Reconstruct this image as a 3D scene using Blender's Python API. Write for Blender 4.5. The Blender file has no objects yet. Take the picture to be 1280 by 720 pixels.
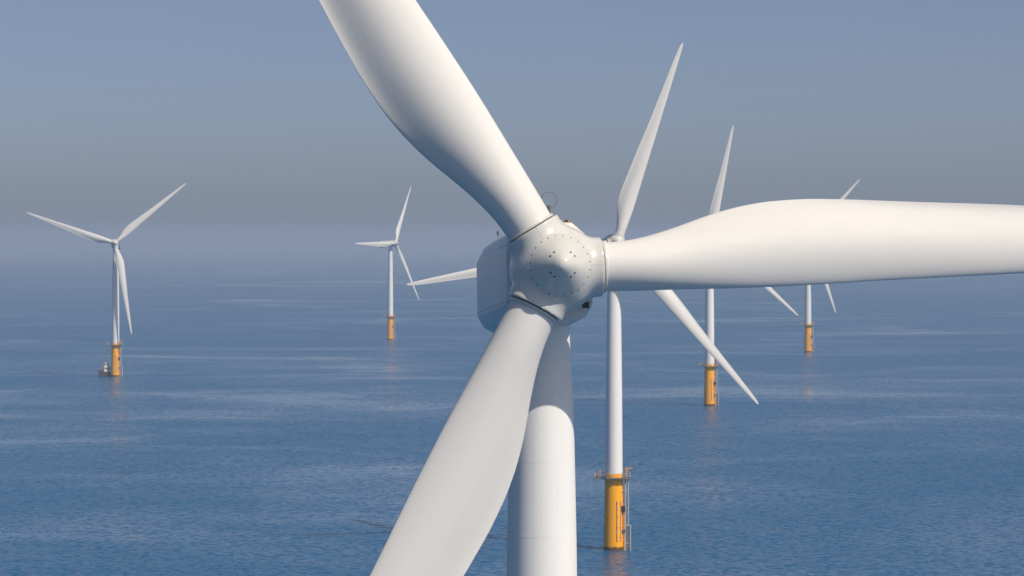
import bpy, bmesh, math, random
from mathutils import Vector, Matrix

R = math.radians
random.seed(7)
scene = bpy.context.scene
col = scene.collection

# ------------------------------------------------------------------ camera, sky, sun, exposure
F_PX = 3400.0            # focal length in pixels of a 1280 px wide picture
HORIZON = 304.0          # picture row of the eye level
CAM_H = 76.0
cam_data = bpy.data.cameras.new('camera')
cam_data.sensor_width = 36.0
cam_data.lens = 36.0 * F_PX / 1280.0
cam_data.shift_y = -(360.0 - HORIZON) / 1280.0
cam_data.clip_start = 1.0
cam_data.clip_end = 120000.0
cam_data.dof.use_dof = True
cam_data.dof.focus_distance = 130.0
cam_data.dof.aperture_fstop = 2.8
cam = bpy.data.objects.new('camera', cam_data)
cam.location = (0, 0, CAM_H)
cam.rotation_euler = (R(90), 0, 0)
col.objects.link(cam)
scene.camera = cam

SUN_EL, SUN_AZ = 47.0, 48.5          # elevation; azimuth to the right of straight-behind-the-camera
world = bpy.data.worlds.new('World')
scene.world = world
world.use_nodes = True
wn = world.node_tree
wn.nodes.clear()
sky = wn.nodes.new('ShaderNodeTexSky')
sky.sky_type = 'NISHITA'
sky.sun_disc = False
sky.sun_elevation = R(SUN_EL)
sky.sun_rotation = R(180 - SUN_AZ)
sky.air_density = 0.42
sky.dust_density = 1.5
sky.ozone_density = 0.8
bg = wn.nodes.new('ShaderNodeBackground')
bg.inputs['Strength'].default_value = 0.100
wo = wn.nodes.new('ShaderNodeOutputWorld')
tint = wn.nodes.new('ShaderNodeVectorMath')          # hazy air: slightly warmer, less blue sky light
tint.operation = 'MULTIPLY'
tint.inputs[1].default_value = (1.03, 0.97, 0.95)
wn.links.new(sky.outputs[0], tint.inputs[0])
wn.links.new(tint.outputs[0], bg.inputs['Color'])
wn.links.new(bg.outputs[0], wo.inputs['Surface'])

sd = bpy.data.lights.new('sun', 'SUN')
sd.energy = 4.25
sd.angle = R(0.53)
sd.color = (1.0, 0.91, 0.78)
sun = bpy.data.objects.new('sun', sd)
to_sun = Vector((math.sin(R(SUN_AZ)) * math.cos(R(SUN_EL)),
                 -math.cos(R(SUN_AZ)) * math.cos(R(SUN_EL)), math.sin(R(SUN_EL))))
sun.rotation_euler = to_sun.to_track_quat('Z', 'Y').to_euler()
sun.location = (60, -60, 200)
col.objects.link(sun)

scene.view_settings.view_transform = 'Standard'
scene.view_settings.look = 'None'
scene.view_settings.gamma = 1.0
scene.view_settings.exposure = 0.0
scene.render.engine = 'CYCLES'
scene.cycles.use_denoising = True
scene.cycles.max_bounces = 8
scene.cycles.volume_bounces = 1


def place(px, dist, z=None, py=None):
    """world point seen at picture column px at the given distance along the view"""
    x = (px - 640.0) / F_PX * dist
    if z is None:
        z = CAM_H - (py - HORIZON) / F_PX * dist
    return Vector((x, dist, z))


# ------------------------------------------------------------------ materials
class NT:
    def __init__(self, m):
        self.t = m.node_tree
        self.n = self.t.nodes
        self.l = self.t.links

    def new(self, kind, **kw):
        n = self.n.new(kind)
        for k, v in kw.items():
            setattr(n, k, v)
        return n

    def link(self, a, b):
        self.l.new(a, b)

    def noise(self, vec, scale, detail=2.0, rough=0.5):
        n = self.new('ShaderNodeTexNoise')
        n.inputs['Scale'].default_value = scale
        n.inputs['Detail'].default_value = detail
        n.inputs['Roughness'].default_value = rough
        if vec is not None:
            self.link(vec, n.inputs['Vector'])
        return n

    def mapping(self, vec, scale):
        n = self.new('ShaderNodeMapping')
        n.inputs['Scale'].default_value = scale
        self.link(vec, n.inputs['Vector'])
        return n.outputs[0]

    def ramp(self, fac, stops):
        n = self.new('ShaderNodeValToRGB')
        e = n.color_ramp.elements
        while len(e) < len(stops):
            e.new(0.5)
        for el, (p, c) in zip(e, stops):
            el.position = p
            el.color = (*c, 1) if len(c) == 3 else c
        self.link(fac, n.inputs[0])
        return n.outputs[0]

    def mix(self, fac, a, b):
        n = self.new('ShaderNodeMix', data_type='RGBA')
        for sock, v in ((n.inputs[0], fac), (n.inputs[6], a), (n.inputs[7], b)):
            if hasattr(v, 'links'):
                self.link(v, sock)
            elif isinstance(v, (int, float)):
                sock.default_value = v
            else:
                sock.default_value = (*v, 1)
        return n.outputs[2]

    def math(self, op, a, b=0.0, c=0.0):
        n = self.new('ShaderNodeMath', operation=op)
        for s, v in zip(n.inputs, (a, b, c)):
            if hasattr(v, 'links'):
                self.link(v, s)
            else:
                s.default_value = v
        return n.outputs[0]


def material(name, base=(0.5, 0.5, 0.5), rough=0.5, metal=0.0, spec=0.5):
    m = bpy.data.materials.new(name)
    m.use_nodes = True
    b = m.node_tree.nodes['Principled BSDF']
    b.inputs['Base Color'].default_value = (*base, 1)
    b.inputs['Roughness'].default_value = rough
    b.inputs['Metallic'].default_value = metal
    b.inputs['Specular IOR Level'].default_value = spec
    return m, NT(m), b


def paint(name, base, dirt, amount, rough, scale=(0.6, 0.6, 0.6), grime=2.5, spec=0.5):
    """weathered coating: broad tonal drift plus finer blotches"""
    m, t, b = material(name, base, rough, spec=spec)
    tc = t.new('ShaderNodeTexCoord')
    v = t.mapping(tc.outputs['Object'], scale)
    n1 = t.noise(v, 0.9, 5.0, 0.6)
    n2 = t.noise(v, grime * 3.1, 4.0, 0.65)
    f1 = t.ramp(n1.outputs[0], [(0.42, (0, 0, 0)), (0.75, (1, 1, 1))])
    f2 = t.ramp(n2.outputs[0], [(0.5, (0, 0, 0)), (0.8, (1, 1, 1))])
    f = t.math('MULTIPLY_ADD', f2, 0.6, t.math('MULTIPLY', f1, 0.7))
    f = t.math('MULTIPLY', f, amount)
    c = t.mix(f, base, dirt)
    t.link(c, b.inputs['Base Color'])
    r = t.math('MULTIPLY_ADD', n2.outputs[0], 0.16, rough - 0.08)
    t.link(r, b.inputs['Roughness'])
    return m, t, b, c


M = {}
M['blade'] = paint('blade gelcoat', (0.68, 0.675, 0.655), (0.56, 0.575, 0.55), 0.22, 0.42, (1.2, 1.2, 0.12), 1.6)[0]
M['tower'] = paint('tower paint', (0.82, 0.815, 0.795), (0.68, 0.595, 0.575), 0.22, 0.48, (1.0, 1.0, 0.15), 1.4)[0]
m, t, b, c = paint('tower paint', (0.82, 0.815, 0.795), (0.66, 0.65, 0.62), 0.24, 0.5, (1.0, 1.0, 0.15), 1.4, 0.3)
tc = t.new('ShaderNodeTexCoord')
st = t.noise(t.mapping(tc.outputs['Object'], (2.2, 2.2, 0.10)), 1.0, 5.0, 0.65)
sf = t.ramp(st.outputs[0], [(0.55, (0, 0, 0)), (0.75, (1, 1, 1))])
t.link(t.mix(t.math('MULTIPLY', sf, 0.16), c, (0.50, 0.47, 0.41)), b.inputs['Base Color'])
M['tower'] = m
m, t, b, c = paint('blade gelcoat', (0.68, 0.675, 0.655), (0.56, 0.555, 0.53), 0.24, 0.55, (1.2, 1.2, 0.12), 1.6, 0.25)
tc = t.new('ShaderNodeTexCoord')
st = t.noise(t.mapping(tc.outputs['Object'], (1.1, 1.1, 0.22)), 2.4, 6.0, 0.7)
sf = t.ramp(st.outputs[0], [(0.60, (0, 0, 0)), (0.76, (1, 1, 1))])
t.link(t.mix(t.math('MULTIPLY', sf, 0.16), c, (0.42, 0.40, 0.35)), b.inputs['Base Color'])
M['blade'] = m
M['seam'] = paint('seam paint', (0.80, 0.80, 0.79), (0.65, 0.64, 0.62), 0.2, 0.45)[0]
M['spinner'] = paint('spinner gelcoat', (0.68, 0.685, 0.665), (0.55, 0.55, 0.51), 0.30, 0.20, (1, 1, 1), 1.2)[0]
M['dark'] = paint('dark rubber and gap shade', (0.03, 0.032, 0.035), (0.06, 0.055, 0.05), 0.5, 0.6)[0]
M['steel'] = paint('galvanised steel', (0.42, 0.43, 0.43), (0.20, 0.19, 0.18), 0.6, 0.5)[0]
M['grey'] = paint('dark grating', (0.13, 0.135, 0.14), (0.08, 0.08, 0.08), 0.6, 0.6)[0]
M['orange'] = paint('orange paint', (0.72, 0.28, 0.03), (0.45, 0.17, 0.03), 0.4, 0.5)[0]
M['strip'] = paint('faded strip paint', (0.78, 0.47, 0.20), (0.6, 0.34, 0.14), 0.5, 0.6)[0]
M['red'] = paint('red lens', (0.55, 0.03, 0.03), (0.4, 0.03, 0.03), 0.3, 0.25)[0]
M['white'] = paint('boat white', (0.75, 0.75, 0.74), (0.6, 0.6, 0.58), 0.3, 0.4)[0]
M['hull'] = paint('boat hull', (0.05, 0.035, 0.045), (0.12, 0.07, 0.06), 0.5, 0.45)[0]
M['glass'] = material('boat glass', (0.02, 0.025, 0.03), 0.1)[0]
M['ship'] = paint('ship hull', (0.33, 0.05, 0.04), (0.22, 0.05, 0.04), 0.4, 0.5)[0]

# yellow transition piece: rust runs and a dark tide band
m, t, b, c = paint('yellow coating', (1.0, 0.43, 0.0), (0.88, 0.32, 0.0), 0.18, 0.5, (1, 1, 0.25), 1.2)
tc = t.new('ShaderNodeTexCoord')
sep = t.new('ShaderNodeSeparateXYZ')
t.link(tc.outputs['Object'], sep.inputs[0])
nz = t.noise(t.mapping(tc.outputs['Object'], (1.5, 1.5, 0.5)), 1.0, 4, 0.6)
edge = t.math('ADD', sep.outputs[2], t.math('MULTIPLY', nz.outputs[0], -0.9))
wet = t.ramp(t.math('MULTIPLY_ADD', edge, 0.5, 0.3), [(0.42, (1, 1, 1)), (0.60, (0, 0, 0))])
rn = t.noise(t.mapping(tc.outputs['Object'], (3.0, 3.0, 0.12)), 1.3, 4, 0.6)
rust = t.ramp(rn.outputs[0], [(0.60, (0, 0, 0)), (0.74, (1, 1, 1))])
c2 = t.mix(t.math('MULTIPLY', rust, 0.15), c, (0.30, 0.10, 0.02))
t.link(t.mix(t.math('MULTIPLY', wet, 0.9), c2, (0.035, 0.028, 0.015)), b.inputs['Base Color'])
b.inputs['Specular IOR Level'].default_value = 0.2
M['yellow'] = m

m, t, b, c = paint('spinner gelcoat', (0.61, 0.61, 0.585), (0.46, 0.455, 0.40), 0.36, 0.20, (1, 1, 1), 1.2)
tc = t.new('ShaderNodeTexCoord')
sn = t.noise(t.mapping(tc.outputs['Object'], (1, 1, 1)), 7.0, 3.0, 0.6)
sp_ = t.ramp(sn.outputs[0], [(0.69, (0, 0, 0)), (0.74, (1, 1, 1))])
gn = t.noise(t.mapping(tc.outputs['Object'], (2.6, 2.6, 0.7)), 1.6, 5.0, 0.7)
gr = t.ramp(gn.outputs[0], [(0.56, (0, 0, 0)), (0.72, (1, 1, 1))])
c2 = t.mix(t.math('MULTIPLY', gr, 0.28), c, (0.36, 0.33, 0.26))
t.link(t.mix(t.math('MULTIPLY', sp_, 0.45), c2, (0.20, 0.17, 0.13)), b.inputs['Base Color'])
M['spinner'] = m

# nacelle skin: panel joints along the sides and down the flank
m, t, b, c = paint('nacelle gelcoat', (0.64, 0.645, 0.64), (0.52, 0.52, 0.50), 0.3, 0.3, (1, 0.4, 1), 1.2)
tc = t.new('ShaderNodeTexCoord')
sep = t.new('ShaderNodeSeparateXYZ')
t.link(tc.outputs['Object'], sep.inputs[0])
lines = None
for axis, pos, w in ((2, 1.42, 0.022), (2, -1.42, 0.022), (1, -1.55, 0.02), (1, 3.6, 0.02)):
    d = t.math('ABSOLUTE', t.math('SUBTRACT', sep.outputs[axis], pos))
    s = t.math('LESS_THAN', d, w)
    lines = s if lines is None else t.math('MAXIMUM', lines, s)
t.link(t.mix(t.math('MULTIPLY', lines, 0.8), c, (0.12, 0.12, 0.13)), b.inputs['Base Color'])
M['nacelle'] = m

# black and yellow hazard bar
m, t, b = material('hazard stripes', (0.8, 0.5, 0.02), 0.45)
tc = t.new('ShaderNodeTexCoord')
sep = t.new('ShaderNodeSeparateXYZ')
t.link(tc.outputs['Object'], sep.inputs[0])
s = t.math('LESS_THAN', t.math('FRACT', t.math('MULTIPLY', sep.outputs[1], 3.6)), 0.5)
t.link(t.mix(s, (0.82, 0.50, 0.02), (0.04, 0.04, 0.035)), b.inputs['Base Color'])
M['hazard'] = m

# sea: wave slopes from noise, calm slicks from a broad pattern
m, t, b = material('sea water', (0.004, 0.088, 0.210), 0.2, spec=0.5)
b.inputs['IOR'].default_value = 1.333
geo = t.new('ShaderNodeNewGeometry')
pos = geo.outputs['Position']
na = t.noise(t.mapping(pos, (0.55, 0.75, 1)), 1.0, 3.0, 0.62)
nb = t.noise(t.mapping(pos, (0.035, 0.055, 1)), 1.0, 2.0, 0.5)
slick = t.noise(t.mapping(pos, (0.0050, 0.0065, 1)), 1.0, 6.0, 0.62)
slick.inputs['Distortion'].default_value = 0.8
region = t.noise(t.mapping(pos, (0.0011, 0.0016, 1)), 1.0, 2.0, 0.5)
sepw = t.new('ShaderNodeSeparateXYZ')
t.link(pos, sepw.inputs[0])
far = t.new('ShaderNodeMapRange')
far.inputs['From Min'].default_value = 1500.0
far.inputs['From Max'].default_value = 2400.0
far.inputs['To Max'].default_value = 0.085
t.link(sepw.outputs[1], far.inputs['Value'])
patch = t.math('MULTIPLY_ADD', t.math('SUBTRACT', region.outputs[0], 0.5), 0.55, slick.outputs[0])
amp = t.ramp(t.math('ADD', patch, far.outputs[0]), [(0.34, (0.22, 0.22, 0.22)), (0.44, (0.85, 0.85, 0.85)), (0.60, (1.35, 1.35, 1.35))])


def centred(n, k):
    s = t.new('ShaderNodeVectorMath', operation='SUBTRACT')
    t.link(n.outputs['Color'], s.inputs[0])
    s.inputs[1].default_value = (0.5, 0.5, 0.5)
    q = t.new('ShaderNodeVectorMath', operation='MULTIPLY')
    t.link(s.outputs[0], q.inputs[0])
    q.inputs[1].default_value = (k, k, 0)
    return q.outputs[0]


add = t.new('ShaderNodeVectorMath', operation='ADD')
t.link(centred(na, 1.7), add.inputs[0])
t.link(centred(nb, 0.14), add.inputs[1])
sc_ = t.new('ShaderNodeVectorMath', operation='SCALE')
t.link(add.outputs[0], sc_.inputs[0])
t.link(amp, sc_.inputs['Scale'])
sx = t.new('ShaderNodeSeparateXYZ')
t.link(sc_.outputs[0], sx.inputs[0])
sy = t.math('ADD', t.math('MINIMUM', sx.outputs[1], 0.0), t.math('MULTIPLY', t.math('MAXIMUM', sx.outputs[1], 0.0), 0.25))
cx = t.new('ShaderNodeCombineXYZ')                    # wind-driven waves: lee faces steeper than the windward ones
t.link(sx.outputs[0], cx.inputs[0])
t.link(sy, cx.inputs[1])
up = t.new('ShaderNodeVectorMath', operation='ADD')
t.link(cx.outputs[0], up.inputs[0])
up.inputs[1].default_value = (0, 0, 1)
nrm = t.new('ShaderNodeVectorMath', operation='NORMALIZE')
t.link(up.outputs[0], nrm.inputs[0])
t.link(nrm.outputs[0], b.inputs['Normal'])
t.link(t.math('MULTIPLY', amp, 0.19), b.inputs['Roughness'])
M['sea'] = m

# haze
m = bpy.data.materials.new('sea haze')
m.use_nodes = True
m.node_tree.nodes.clear()
pv = m.node_tree.nodes.new('ShaderNodeVolumePrincipled')
pv.inputs['Color'].default_value = (0.50, 0.595, 0.735, 1)
pv.inputs['Density'].default_value = 0.00018
pv.inputs['Anisotropy'].default_value = 0.0
om = m.node_tree.nodes.new('ShaderNodeOutputMaterial')
m.node_tree.links.new(pv.outputs[0], om.inputs['Volume'])
M['haze'] = m


# ------------------------------------------------------------------ mesh helpers
class MB:
    def __init__(self):
        self.bm = bmesh.new()

    def box(self, lo, hi, mat=None):
        vs = [self.bm.verts.new((x, y, z)) for x in (lo[0], hi[0]) for y in (lo[1], hi[1]) for z in (lo[2], hi[2])]
        if mat is not None:
            for v in vs:
                v.co = mat @ v.co
        for f in ((0, 1, 3, 2), (4, 6, 7, 5), (0, 4, 5, 1), (2, 3, 7, 6), (0, 2, 6, 4), (1, 5, 7, 3)):
            self.bm.faces.new([vs[i] for i in f])
        return self

    def lathe(self, prof, seg=48, axis='Z', caps=True, mat=None, angle=None):
        """prof: list of (radius, height) revolved about an axis"""
        rings = []
        for r, h in prof:
            ring = []
            for i in range(seg):
                a = 2 * math.pi * i / seg
                x, y = r * math.cos(a), r * math.sin(a)
                p = Vector((x, y, h)) if axis == 'Z' else Vector((x, -h, y))
                ring.append(self.bm.verts.new(mat @ p if mat is not None else p))
            rings.append(ring)
        for a, b_ in zip(rings, rings[1:]):
            for i in range(seg):
                j = (i + 1) % seg
                self.bm.faces.new((a[i], a[j], b_[j], b_[i]))
        if caps:
            self.bm.faces.new(rings[0][::-1])
            self.bm.faces.new(rings[-1])
        return self

    def bar(self, p, q, r, seg=10):
        p, q = Vector(p), Vector(q)
        d = q - p
        m_ = Matrix.Translation(p) @ d.to_track_quat('Z', 'Y').to_matrix().to_4x4()
        return self.lathe([(r, 0), (r, d.length)], seg, mat=m_)

    def path(self, pts, r, seg=8, closed=False):
        """tube swept along points"""
        pts = [Vector(p) for p in pts]
        n = len(pts)
        rings = []
        for i in range(n):
            if closed:
                d = pts[(i + 1) % n] - pts[i - 1]
            else:
                d = pts[min(i + 1, n - 1)] - pts[max(i - 1, 0)]
            q = d.to_track_quat('Z', 'Y')
            rings.append([self.bm.verts.new(pts[i] + q @ Vector((r * math.cos(2 * math.pi * k / seg), r * math.sin(2 * math.pi * k / seg), 0))) for k in range(seg)])
        for i in range(n if closed else n - 1):
            a, b_ = rings[i], rings[(i + 1) % n]
            for k in range(seg):
                j = (k + 1) % seg
                self.bm.faces.new((a[k], a[j], b_[j], b_[k]))
        if not closed:
            self.bm.faces.new(rings[0][::-1])
            self.bm.faces.new(rings[-1])
        return self

    def prism(self, poly, z0, z1):
        a = [self.bm.verts.new((x, y, z0)) for x, y in poly]
        b_ = [self.bm.verts.new((x, y, z1)) for x, y in poly]
        n = len(poly)
        self.bm.faces.new(a[::-1])
        self.bm.faces.new(b_)
        for i in range(n):
            j = (i + 1) % n
            self.bm.faces.new((a[i], a[j], b_[j], b_[i]))
        return self

    def build(self, name, mat, parent=None, smooth=40.0, loc=None):
        bmesh.ops.recalc_face_normals(self.bm, faces=self.bm.faces)
        me = bpy.data.meshes.new(name)
        if smooth:
            for f in self.bm.faces:
                f.smooth = True
            lim = R(smooth)
            for e in self.bm.edges:
                if len(e.link_faces) == 2 and e.calc_face_angle(0) > lim:
                    e.smooth = False
        self.bm.to_mesh(me)
        self.bm.free()
        me.materials.append(mat)
        o = bpy.data.objects.new(name, me)
        col.objects.link(o)
        if parent is not None:
            o.parent = parent
        if loc is not None:
            o.location = loc
        return o


def interp(x, tab):
    """smooth (monotone cubic) interpolation in a table"""
    if x <= tab[0][0]:
        return tab[0][1]
    if x >= tab[-1][0]:
        return tab[-1][1]
    n = len(tab)
    for i in range(n - 1):
        if tab[i][0] <= x <= tab[i + 1][0]:
            break

    def slope(k):
        if k == 0 or k == n - 1:
            a, b2 = (0, 1) if k == 0 else (n - 2, n - 1)
            return (tab[b2][1] - tab[a][1]) / (tab[b2][0] - tab[a][0])
        d0 = (tab[k][1] - tab[k - 1][1]) / (tab[k][0] - tab[k - 1][0])
        d1 = (tab[k + 1][1] - tab[k][1]) / (tab[k + 1][0] - tab[k][0])
        return 0.0 if d0 * d1 <= 0 else 2 * d0 * d1 / (d0 + d1)
    h = tab[i + 1][0] - tab[i][0]
    u = (x - tab[i][0]) / h
    m0, m1 = slope(i) * h, slope(i + 1) * h
    return ((2 * u ** 3 - 3 * u ** 2 + 1) * tab[i][1] + (u ** 3 - 2 * u ** 2 + u) * m0
            + (-2 * u ** 3 + 3 * u ** 2) * tab[i + 1][1] + (u ** 3 - u ** 2) * m1)


def top(o, label, cat, group=None, kind=None):
    if label:
        o['label'] = label
        o['category'] = cat
    if group:
        o['group'] = group
    if kind:
        o['kind'] = kind
    return o


def empty(name, loc):
    o = bpy.data.objects.new(name, None)
    o.empty_display_size = 2
    o.location = loc
    col.objects.link(o)
    return o


# ------------------------------------------------------------------ setting: sea and air
HALF = 30000.0
bm = MB()
for a in [(-HALF, -2000), (HALF, -2000), (HALF, 2 * HALF), (-HALF, 2 * HALF)]:
    bm.bm.verts.new((*a, 0))
bm.bm.faces.new(bm.bm.verts[:])
top(bm.build('sea', M['sea'], smooth=None), None, None, kind='structure')

hz = MB().box((-HALF - 500, -2500, -1.0), (HALF + 500, 2 * HALF + 500, 138.0)).build('haze', M['haze'], smooth=None)
top(hz, None, None, kind='stuff')

# ------------------------------------------------------------------ turbine pieces (rotor frame: wind comes from -Y)
BLADE_TIP = 52.8
TE = [(2.3, 1.17), (3.3, 1.23), (4.1, 1.36), (5.0, 1.58), (6.35, 2.00), (7.35, 2.34), (8.5, 2.66), (9.7, 2.90), (11.0, 3.04), (12.5, 3.08), (14, 3.02), (18, 2.75), (22.5, 2.47), (30, 1.86), (38, 1.38), (46, 0.92), (50, 0.66), (52, 0.42), (52.6, 0.26), (52.8, 0.08)]
LE = [(2.3, 1.17), (3.4, 1.20), (6, 1.24), (9, 1.27), (12, 1.22), (16, 1.10), (22.5, 0.97), (30, 0.80), (38, 0.60), (46, 0.40), (50, 0.28), (52, 0.18), (52.6, 0.10), (52.8, 0.02)]
TH = [(2.3, 2.34), (3.6, 2.32), (6, 2.05), (9, 1.78), (12, 1.54), (16, 1.24), (22.5, 0.88), (30, 0.58), (38, 0.38), (46, 0.22), (50, 0.14), (52, 0.09), (52.8, 0.03)]
TW = [(2.3, 13.0), (6, 12.5), (9, 10.0), (12, 7.8), (16, 5.8), (22.5, 3.0), (30, 2.0), (40, 1.0), (52.8, 0.0)]
BW = [(2.3, 0.0), (3.0, 0.02), (5.0, 0.15), (8.0, 0.50), (11.0, 0.80), (15, 0.97), (18, 1.0), (60, 1.0)]
PITCH = 0.0


def build_blade(parent):
    bm = bmesh.new()
    N = 40
    rs = [2.2] + [2.3 + 0.25 * i for i in range(5)] + [3.5 + 0.4 * i for i in range(30)]
    rs += [15.5 + 1.2 * i for i in range(29)] + [50.0, 50.8, 51.5, 52.0, 52.35, 52.6, 52.74, 52.8]
    rings = []
    for r in rs:
        te, le, th = interp(r, TE), interp(r, LE), interp(r, TH)
        c = te + le
        w = interp(r, BW)
        tw = R(interp(r, TW) + PITCH)
        ct, st = math.cos(tw), math.sin(tw)
        ring = []
        for k in range(2 * N):
            if k <= N:
                s = 0.5 * (1 - math.cos(math.pi * k / N)); side = 1      # suction side, LE -> TE
            else:
                s = 0.5 * (1 - math.cos(math.pi * (2 * N - k) / N)); side = -1
            q = s ** (1.25 + 0.33 * max(0.0, min(1.0, (26.0 - r) / 12.0)))
            yt = 5 * th * (0.2969 * math.sqrt(q) - 0.1260 * q - 0.3516 * q * q + 0.2843 * q ** 3 - 0.1030 * q ** 4)
            camber = c * (0.012 * math.sin(math.pi * s) + 2.0 * s ** 5 * (1 - s) * (th / c))
            va = camber + side * yt
            vc = side * th * math.sqrt(max(0.0, s * (1 - s)))
            v = w * va + (1 - w) * vc
            u = le - c * s                                            # + toward the leading edge
            # leading edge turned into the wind (-Y); suction side is downwind (+Y)
            x = u * ct + v * st
            y = -u * st + v * ct
            ring.append(bm.verts.new((x, y, r)))
        rings.append(ring)
    for a, b2 in zip(rings, rings[1:]):
        for i in range(2 * N):
            j = (i + 1) % (2 * N)
            bm.faces.new((a[i], a[j], b2[j], b2[i]))
    bm.faces.new(rings[0][::-1])
    bm.faces.new(rings[-1])
    mb = MB()
    mb.bm.free()
    mb.bm = bm
    return mb.build('blade', M['blade'], parent, smooth=70)


BODY = [(-1.70, 1.70), (-1.66, 1.90), (-1.50, 2.02), (-0.9, 2.14), (-0.2, 2.18), (0.4, 2.12), (0.85, 1.94), (1.20, 1.68), (1.48, 1.44), (1.90, 1.12), (2.40, 0.72), (2.76, 0.40), (2.90, 0.20), (2.94, 0.0)]
BOSS_R, BOSS_END = 1.44, 2.18


def body_radius_table():
    tab = []
    pts = []
    for (z0, r0), (z1, r1) in zip(BODY, BODY[1:]):
        for k in range(12):
            u = k / 12
            pts.append((z0 + (z1 - z0) * u, r0 + (r1 - r0) * u))
    pts.append(BODY[-1])
    # light smoothing keeps the cone crest soft
    for _ in range(10):
        pts = [pts[0]] + [((a[0] + 2 * b2[0] + c[0]) / 4, (a[1] + 2 * b2[1] + c[1]) / 4) for a, b2, c in zip(pts, pts[1:], pts[2:])] + [pts[-1]]
    for z, r in pts:
        tab.append((math.atan2(r, z), math.hypot(r, z)))
    return sorted(tab)


BTAB = body_radius_table()


def lin(x, tab):
    if x <= tab[0][0]:
        return tab[0][1]
    if x >= tab[-1][0]:
        return None
    lo, hi = 0, len(tab) - 1
    while hi - lo > 1:
        mid = (lo + hi) // 2
        if tab[mid][0] <= x:
            lo = mid
        else:
            hi = mid
    a, b2 = tab[lo], tab[hi]
    return a[1] + (b2[1] - a[1]) * (x - a[0]) / (b2[0] - a[0])


def smax(a, b2, k):
    h = max(k - abs(a - b2), 0.0) / k
    return max(a, b2) + h * h * k * 0.25


def spinner_radius(d):
    """distance from the hub centre to the spinner's skin along unit direction d (front is -Y)"""
    al = math.acos(max(-1, min(1, -d.y)))
    rb = lin(al, BTAB)
    if rb is None:
        rb = 1.70 / max(1e-6, -math.cos(al))      # flat back
    best = 0.0
    for k in range(3):
        a = R(120 * k)
        ax = Vector((math.sin(a), 0, math.cos(a)))
        c = d.dot(ax)
        if c <= 0.05:
            continue
        s = math.sqrt(max(1e-9, 1 - c * c))
        rad, end = BOSS_R / s, BOSS_END / c
        m_ = -smax(-rad, -end, 0.06)
        best = max(best, m_)
    return smax(rb, best, 0.34) if best > 0 else rb


def build_spinner(parent):
    bm = bmesh.new()
    bmesh.ops.create_icosphere(bm, subdivisions=7, radius=1.0)
    for v in bm.verts:
        d = v.co.normalized()
        v.co = d * spinner_radius(d)
    mb = MB()
    mb.bm.free()
    mb.bm = bm
    return mb.build('spinner', M['spinner'], parent, smooth=50)


def on_spinner(rho, ang, lift=0.0):
    """skin point at distance rho from the shaft line, angle ang clockwise from up; with its outward normal"""
    def at(rho_, ang_):
        lo, hi = 0.0, math.pi / 2
        for _ in range(40):
            mid = (lo + hi) / 2
            d = Vector((math.sin(mid) * math.sin(ang_), -math.cos(mid), math.sin(mid) * math.cos(ang_)))
            if spinner_radius(d) * math.sin(mid) < rho_:
                lo = mid
            else:
                hi = mid
        d = Vector((math.sin(lo) * math.sin(ang_), -math.cos(lo), math.sin(lo) * math.cos(ang_)))
        return d * spinner_radius(d)
    p = at(rho, ang)
    du = at(rho + 0.03, ang) - at(rho - 0.03, ang)
    dv = at(rho, ang + 0.03) - at(rho, ang - 0.03)
    n = du.cross(dv).normalized()
    if n.dot(p) < 0:
        n = -n
    return p + n * lift, n


def build_nacelle(parent):
    mb = MB()
    secs = [(-3.02, 0.90), (-2.88, 0.98), (-2.65, 1.0), (1.5, 1.05), (8.0, 1.05), (9.6, 1.03), (10.15, 0.93), (10.25, 0.88)]
    poly = [(2.14, -1.55), (2.16, 1.20), (1.80, 1.92), (1.12, 2.50), (-1.12, 2.50), (-1.80, 1.92), (-2.16, 1.20), (-2.14, -1.55), (-1.80, -2.14), (-1.25, -2.42), (1.25, -2.42), (1.80, -2.14)]
    rings = []
    for y, s in secs:
        rings.append([mb.bm.verts.new((x * s, y, z * s)) for x, z in poly])
    n = len(poly)
    for a, b2 in zip(rings, rings[1:]):
        for i in range(n):
            j = (i + 1) % n
            mb.bm.faces.new((a[i], a[j], b2[j], b2[i]))
    mb.bm.faces.new(rings[0])
    mb.bm.faces.new(rings[-1][::-1])
    bmesh.ops.recalc_face_normals(mb.bm, faces=mb.bm.faces)
    longe = [e for e in mb.bm.edges if abs(e.verts[0].co.y - e.verts[1].co.y) > 0.05]
    bmesh.ops.bevel(mb.bm, geom=longe, offset=0.07, segments=2, profile=0.5, affect='EDGES')
    return mb.build('nacelle', M['nacelle'], parent, smooth=28)


TOWER_R = [(18.0, 2.15), (40, 2.0), (58, 1.78), (60.5, 1.76), (66.4, 1.65), (69.4, 1.56), (72.5, 1.40), (75.0, 1.34)]


def build_tower(parent, dz):
    mb = MB()
    zs = [18.0 + i * (73.4 - 18.0) / 60 for i in range(61)]
    mb.lathe([(interp(z, TOWER_R), z + (dz if z > 40 else dz * (z - 18) / 22.0)) for z in zs], 72)
    o = mb.build('tower', M['tower'], parent, smooth=50)
    for z in (66.4, 62.7, 44.0, 31.0):
        r = interp(z, TOWER_R)
        s = MB()
        zz = z + (dz if z > 40 else dz * (z - 18) / 22.0)
        s.lathe([(r - 0.05, zz - 0.018), (r + 0.005, zz - 0.012), (r + 0.005, zz + 0.012), (r - 0.05, zz + 0.018)], 72)
        s.build('flange_seam', M['seam'], o)
    return o


PLAT_Z = 17.7


def tp_r(z):
    return interp(z, [(-4, 2.66), (0, 2.60), (9, 2.42), (17.7, 2.26)])


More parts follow.
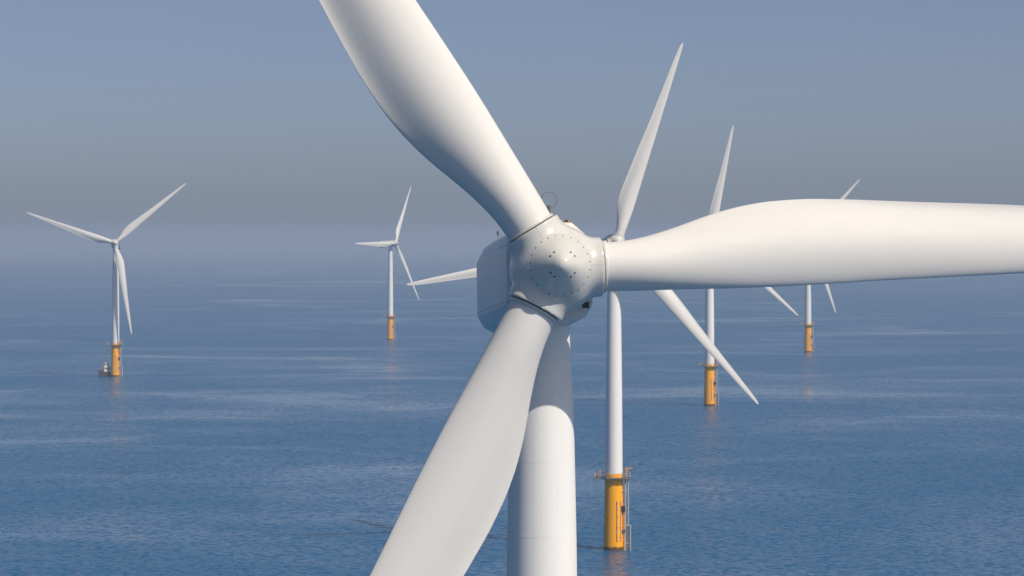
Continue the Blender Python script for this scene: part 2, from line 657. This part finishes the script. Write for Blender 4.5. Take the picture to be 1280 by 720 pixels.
def build_foundation(parent):
    mb = MB()
    zs = [-3.0 + i * (PLAT_Z + 1.2 + 3.0) / 24 for i in range(25)]
    mb.lathe([(tp_r(z), z) for z in zs], 64)
    tp = mb.build('transition_piece', M['yellow'], parent, smooth=50)
    # two bolted rubbing strips facing the viewer
    for x in (0.75, 1.62):
        s = MB()
        n = 12
        for i in range(n):
            z0, z1 = 2.4 + i * 9.9 / n, 2.4 + (i + 1) * 9.9 / n
            y0 = -math.sqrt(tp_r(z0) ** 2 - x * x)
            y1 = -math.sqrt(tp_r(z1) ** 2 - x * x)
            s.bar((x, y0 - 0.06, z0), (x, y1 - 0.06, z1), 0.20, 10)
        st = s.build('rubbing_strip', M['strip'], tp)
        for z in (3.2, 5.7, 8.4, 11.6):
            y = -math.sqrt(tp_r(z) ** 2 - x * x)
            MB().bar((x, y - 0.2, z), (x, y - 0.29, z), 0.11, 10).build('strip_bolt', M['dark'], st)
    e = MB().box((1.75, -2.1, 9.7), (2.75, -1.2, 11.0)).box((1.9, -2.25, 9.95), (2.6, -2.1, 10.75))
    e.build('equipment_box', M['dark'], tp)
    e = MB().box((1.9, -1.9, 4.6), (2.85, -1.3, 5.2))
    e.build('equipment_bracket', M['grey'], tp)
    MB().bar((2.45, -1.35, -2.0), (2.30, -1.35, 11.2), 0.24, 12).build('cable_tube', M['orange'], tp)
    # platform
    poly = [(-5.1, -1.7), (-3.0, -1.9), (-2.0, -3.3), (2.0, -3.3), (3.2, -2.3), (4.1, -1.9), (4.1, 1.9), (3.2, 2.4), (2.0, 3.3), (-2.0, 3.3), (-3.0, 1.9), (-5.1, 1.7)]
    pf = MB().prism(poly, PLAT_Z, PLAT_Z + 0.28).build('work_platform', M['grey'], parent, smooth=None)
    rl = MB()
    pts = [Vector((x * 0.985, y * 0.985, PLAT_Z + 0.28)) for x, y in poly]
    n = len(pts)
    for i in range(n):
        a, b2 = pts[i], pts[(i + 1) % n]
        k = max(1, round((b2 - a).length / 1.3))
        for q in range(k):
            p = a.lerp(b2, q / k)
            rl.bar(p, p + Vector((0, 0, 1.15)), 0.045, 6)
        for h in (0.6, 1.15):
            rl.bar(a + Vector((0, 0, h)), b2 + Vector((0, 0, h)), 0.04, 6)
    rl.build('railing', M['steel'], pf)
    ln = MB().lathe([(0.10, 0), (0.10, 1.2), (0.22, 1.22), (0.24, 1.6), (0.10, 1.75)], 14)
    ln.build('marker_lantern', M['orange'], pf, loc=(-3.6, -1.2, PLAT_Z + 0.28))
    bx = MB().box((-4.9, -0.6, PLAT_Z + 0.28), (-4.2, 0.9, PLAT_Z + 1.25))
    bx.build('control_cabinet', M['steel'], pf, smooth=None)
    # davit crane
    dv = MB()
    dv.bar((2.95, -1.7, PLAT_Z + 0.28), (2.95, -1.7, PLAT_Z + 2.5), 0.20, 12)
    dv.bar((2.75, -1.7, PLAT_Z + 2.55), (4.6, -1.7, PLAT_Z + 2.62), 0.15, 10)
    dv.bar((2.95, -1.7, PLAT_Z + 1.5), (3.7, -1.7, PLAT_Z + 2.55), 0.08, 8)
    dv.build('davit_crane', M['orange'], pf)
    # boat landing: fender frame with the ladder behind it
    bl = MB()
    for y in (-1.6, -0.2):
        bl.bar((3.95, y, -2.0), (3.95, y, 6.2), 0.2, 10)
    for z in (1.6, 6.0):
        bl.bar((2.2, -1.0, z), (3.95, -1.6, z), 0.12, 8)
        bl.bar((2.2, -0.2, z), (3.95, -0.2, z), 0.12, 8)
        bl.bar((3.95, -1.6, z), (3.95, -0.2, z), 0.12, 8)
    bl.build('boat_landing', M['steel'], parent)
    ld = MB()
    for x in (2.72, 3.45):
        ld.bar((x, -1.25, -2.0), (x, -1.25, PLAT_Z), 0.19, 10)
    for z in (10.4, 14.6):
        ld.bar((2.0, -1.2, z), (3.45, -1.25, z), 0.12, 8)
    z = 0.2
    while z < PLAT_Z:
        ld.bar((2.72, -1.25, z), (3.45, -1.25, z), 0.03, 6)
        z += 0.45
    ld.build('ladder', M['steel'], parent)
    return tp


def rotor_frame(yaw, tilt=5.0):
    return Matrix.Rotation(R(yaw), 4, 'Z') @ Matrix.Rotation(R(-tilt), 4, 'X')


OVERHANG = 5.0
TOP_Z = 75.56            # hub centre comes out 0.36 m higher because of the tilt


def set_rotor(parts, yaw, phase, dz=0.0):
    F = Matrix.Translation((0, 0, TOP_Z + dz)) @ rotor_frame(yaw)
    hub = F @ Matrix.Translation((0, -OVERHANG, 0))
    for p in parts:
        k = p['role']
        if k == 'nacelle':
            p.matrix_local = Matrix.Translation((0, 0, TOP_Z + dz)) @ rotor_frame(yaw, 4.0)
        elif k == 'spinner':
            p.matrix_local = hub @ Matrix.Rotation(R(phase), 4, 'Y')
        elif k.startswith('blade'):
            p.matrix_local = hub @ Matrix.Rotation(R(phase + 120 * int(k[5:])), 4, 'Y')


def ring_obj(name, mat, parent, r0, r1, z0, z1, bev=0.02):
    s = MB()
    s.lathe([(r0, z0), (r1 - bev, z0), (r1, z0 + bev), (r1, z1 - bev), (r1 - bev, z1), (r0, z1)], 72)
    return s.build(name, mat, parent, smooth=50)


def make_turbine(name, label, loc, dz):
    root = empty(name, loc)
    top(root, label, 'wind turbine', 'wind turbines of the offshore farm')
    build_foundation(root)
    build_tower(root, dz)
    nc = build_nacelle(root)
    nc['role'] = 'nacelle'
    MB().lathe([(1.55, -1.9), (1.62, -1.95), (1.62, -2.60), (1.50, -2.65)], 48, axis='Y', mat=Matrix.Translation((0, -0.9, 0.40)) @ Matrix.Scale(-1, 4, (0, 1, 0))).build('main_bearing', M['dark'], nc)  # bearing housing coloured dark so the gap behind the spinner reads as shadow
    li = MB().lathe([(0.04, 0), (0.04, 0.14), (0.07, 0.15), (0.08, 0.26), (0.04, 0.30)], 14)
    li.build('aviation_light', M['grey'], nc, loc=(-1.25, 7.9, 2.55))
    sp = build_spinner(root)
    sp['role'] = 'spinner'
    b0 = build_blade(root)
    b0['role'] = 'blade0'
    g = ring_obj('root_seal', M['dark'], b0, 1.0, 1.19, 2.15, 2.24)
    k = ring_obj('root_collar', M['spinner'], b0, 1.0, 1.28, 2.225, 2.36, 0.03)
    parts = [nc, sp, b0]
    for i in (1, 2):
        bi = b0.copy()
        col.objects.link(bi)
        bi.parent = root
        bi['role'] = 'blade%d' % i
        for ch in (g, k):
            c = ch.copy()
            col.objects.link(c)
            c.parent = bi
        parts.append(bi)
    return root, parts


# ------------------------------------------------------------------ the distant turbines
def dist_of(base_y):
    return CAM_H * F_PX / (base_y - HORIZON)


def base_at(px, base_y):
    d = dist_of(base_y)
    p = place(px, d, z=0.0)
    return p


second, second_parts = make_turbine('wind_turbine', 'tall white wind turbine just right of the foreground hub, on the brightest yellow base', base_at(767.5, 687), 0.0)
set_rotor(second_parts, 5.5, 19.0)


def copy_children(src, dst):
    for ch in list(src.children):
        if ch.get('near_only'):
            continue
        c = ch.copy()
        col.objects.link(c)
        c.parent = dst
        copy_children(ch, c)


def clone(label, loc, yaw, phase):
    r = second.copy()
    col.objects.link(r)
    r.location = loc
    r['label'] = label
    copy_children(second, r)
    set_rotor([c for c in r.children if c.get('role')], yaw, phase)
    return r


third = clone('white wind turbine on orange base whose lower tower is crossed by another turbine\'s blade tip', base_at(887, 507), 5.0, 12.0)
fourth = clone('small white wind turbine on the rightmost orange base, its rotor hidden behind the foreground blade', base_at(1010, 440), 6.0, 41.5)
third.scale = (1.03, 1.03, 1.03)
fourth.scale = (1.045, 1.045, 1.045)
clone('leftmost white wind turbine with a small boat moored at its yellow base', base_at(144.5, 470.5), 4.0, 49.5)
clone('smallest white wind turbine turned sideways, seen below the foreground upper blade', base_at(488.0, 424.5), 56.0, 30.0)

# ------------------------------------------------------------------ the foreground turbine
FG_D = 131.0
hubc = place(694.5, FG_D, py=335.5)
FG_YAW, FG_PHASE = 7.0, 88.3
ax = rotor_frame(FG_YAW) @ Vector((0, -1, 0))
base = hubc - ax * OVERHANG
fg_dz = base.z - TOP_Z
near, near_parts = make_turbine('wind_turbine', 'huge white wind turbine filling the foreground, its hub and bolted spinner facing the viewer', Vector((base.x, base.y, 0)), fg_dz)
set_rotor(near_parts, FG_YAW, FG_PHASE, fg_dz)
near_nac, near_spin = near_parts[0], near_parts[1]

# spinner fixings: 24 bolts on the ring joint, four pairs of lifting holes, joint lines
ph = R(FG_PHASE)


def stud(rho, ang, rad, nm):
    p, n = on_spinner(rho, ang)
    s = MB()
    s.lathe([(rad, -0.02), (rad, 0.012), (rad * 0.6, 0.02)], 12)
    o = s.build(nm, M['dark'], near_spin)
    o.matrix_local = Matrix.Translation(p) @ n.to_track_quat('Z', 'Y').to_matrix().to_4x4()


for i in range(24):
    stud(1.44, R(15 * i + 7) - ph, 0.031, 'bolt')
for i in range(4):
    for s_ in (-1, 1):
        stud(0.70, R(90 * i + 45 + 10.5 * s_) - ph, 0.052, 'lifting_hole')
s = MB()
s.path([on_spinner(1.52, 2 * math.pi * i / 180, 0.001)[0] for i in range(180)], 0.006, 6, closed=True)
s.build('ring_joint', M['steel'], near_spin)
for k in range(3):
    s = MB()
    s.path([on_spinner(1.54 + 0.05 * j, R(120 * k), 0.001)[0] for j in range(13)], 0.007, 6)
    s.build('radial_joint', M['steel'], near_spin)

s = MB()
s.box((1.58, -3.05, -1.74), (1.92, -2.8, -1.46))  # dark box painting in the shaded opening below the blade boss
s.build('dark_opening', M['dark'], near_nac, smooth=None)

# roof fittings of the foreground nacelle
s = MB()
s.bar((0, 0, -0.1), (0, 0, 1.16), 0.085, 12)
mast = s.build('sensor_mast', M['grey'], near_nac, loc=(0.68, 2.0, 2.56))
s = MB()
s.path([(0.40 * math.sin(2 * math.pi * i / 64), 0, 1.44 - 0.40 * math.cos(2 * math.pi * i / 64)) for i in range(64)], 0.017, 6, closed=True)
s.build('lightning_ring', M['grey'], mast)
s = MB()
s.bar((1.02, -2.5, 2.58), (1.55, -1.6, 2.30), 0.05, 10)
s.build('hazard_rail', M['hazard'], near_nac)
s = MB()
s.box((0.80, -2.65, 2.42), (0.95, -2.5, 2.62))
s.build('anchor_post', M['hazard'], near_nac)
s = MB()
s.bar((0.1, -2.45, 2.60), (1.05, -2.45, 2.56), 0.03, 8)
s.build('anchor_rail', M['steel'], near_nac)

# ------------------------------------------------------------------ vessels
bt = empty('crew_boat', place(135.0, dist_of(470.0) - 1.0, z=0.0))
top(bt, 'small dark hulled crew boat with white cabin moored beside the leftmost turbine base', 'boat')
bt.rotation_euler.z = R(228)
bt.scale = (1.0, 1.0, 1.3)
mb = MB()
secs = [(-5.2, 1.9, 1.9), (-3.0, 2.1, 1.8), (1.0, 2.1, 1.9), (4.0, 1.6, 2.2), (6.0, 0.7, 2.6), (6.8, 0.08, 2.8)]
rings = []
for x, w, h in secs:
    rings.append([mb.bm.verts.new(p) for p in ((x, -w, h), (x, -w * 0.9, 0.3), (x, -w * 0.3, -0.6), (x, w * 0.3, -0.6), (x, w * 0.9, 0.3), (x, w, h))])
for a, b2 in zip(rings, rings[1:]):
    for i in range(6):
        j = (i + 1) % 6
        mb.bm.faces.new((a[i], a[j], b2[j], b2[i]))
mb.bm.faces.new(rings[0])
mb.bm.faces.new(rings[-1][::-1])
bt_h = mb.build('hull', M['hull'], bt, smooth=30)
cab = MB().box((-0.6, -1.5, 1.85), (4.0, 1.5, 4.1)).box((-0.9, -1.7, 4.1), (4.3, 1.7, 4.3)).build('cabin', M['white'], bt, smooth=None)
MB().box((-0.3, -1.53, 3.2), (3.7, 1.53, 3.7)).build('window_band', M['glass'], cab, smooth=None)
wh = MB().box((0.6, -1.2, 4.3), (2.9, 1.2, 5.8)).box((0.4, -1.35, 5.8), (3.2, 1.35, 5.95)).build('wheelhouse', M['white'], bt, smooth=None)
MB().box((0.8, -1.23, 5.0), (2.7, 1.23, 5.5)).build('window_band', M['glass'], wh, smooth=None)
MB().bar((1.4, 0, 5.9), (1.4, 0, 11.0), 0.12, 8).bar((1.4, -0.8, 8.2), (1.4, 0.8, 8.2), 0.08, 6).build('mast', M['white'], bt)
rl = MB()
for sgn in (-1, 1):
    pts = [(x, sgn * w * 0.95, h + 0.9) for x, w, h in secs[2:]]
    rl.path(pts, 0.05, 6)
    for x, w, h in secs[2:]:
        rl.bar((x, sgn * w * 0.95, h - 0.02), (x, sgn * w * 0.95, h + 0.9), 0.04, 6)
rl.build('railing', M['steel'], bt)

sh_d = CAM_H * F_PX / (326.5 - HORIZON)
sh = empty('cargo_ship', place(16.0, sh_d, z=0.0) + Vector((-75.0, 0, 0)))
top(sh, 'faint red hulled cargo ship fading into the haze at the far left', 'ship')
mb = MB()
secs = [(-75, 8, 9.0), (-60, 11, 8.5), (50, 11, 8.5), (66, 7, 10.5), (75, 0.4, 12.0)]
rings = []
for x, w, h in secs:
    rings.append([mb.bm.verts.new(p) for p in ((x, -w, h), (x - (2 if x > 60 else 0), -w * 0.9, -2), (x - (2 if x > 60 else 0), w * 0.9, -2), (x, w, h))])
for a, b2 in zip(rings, rings[1:]):
    for i in range(4):
        j = (i + 1) % 4
        mb.bm.faces.new((a[i], a[j], b2[j], b2[i]))
mb.bm.faces.new(rings[0])
mb.bm.faces.new(rings[-1][::-1])
mb.build('hull', M['ship'], sh, smooth=None)
MB().box((-68, -9, 8.7), (-54, 9, 24)).box((-64, -3, 24), (-59, 3, 30)).build('deckhouse', M['white'], sh, smooth=None)
hb = MB()
for x in range(-46, 50, 16):
    hb.box((x, -8, 8.5), (x + 13, 8, 11))
hb.build('hatch_covers', M['ship'], sh, smooth=None)
MB().bar((56, 0, 9), (56, 0, 24), 0.5, 8).build('foremast', M['white'], sh)
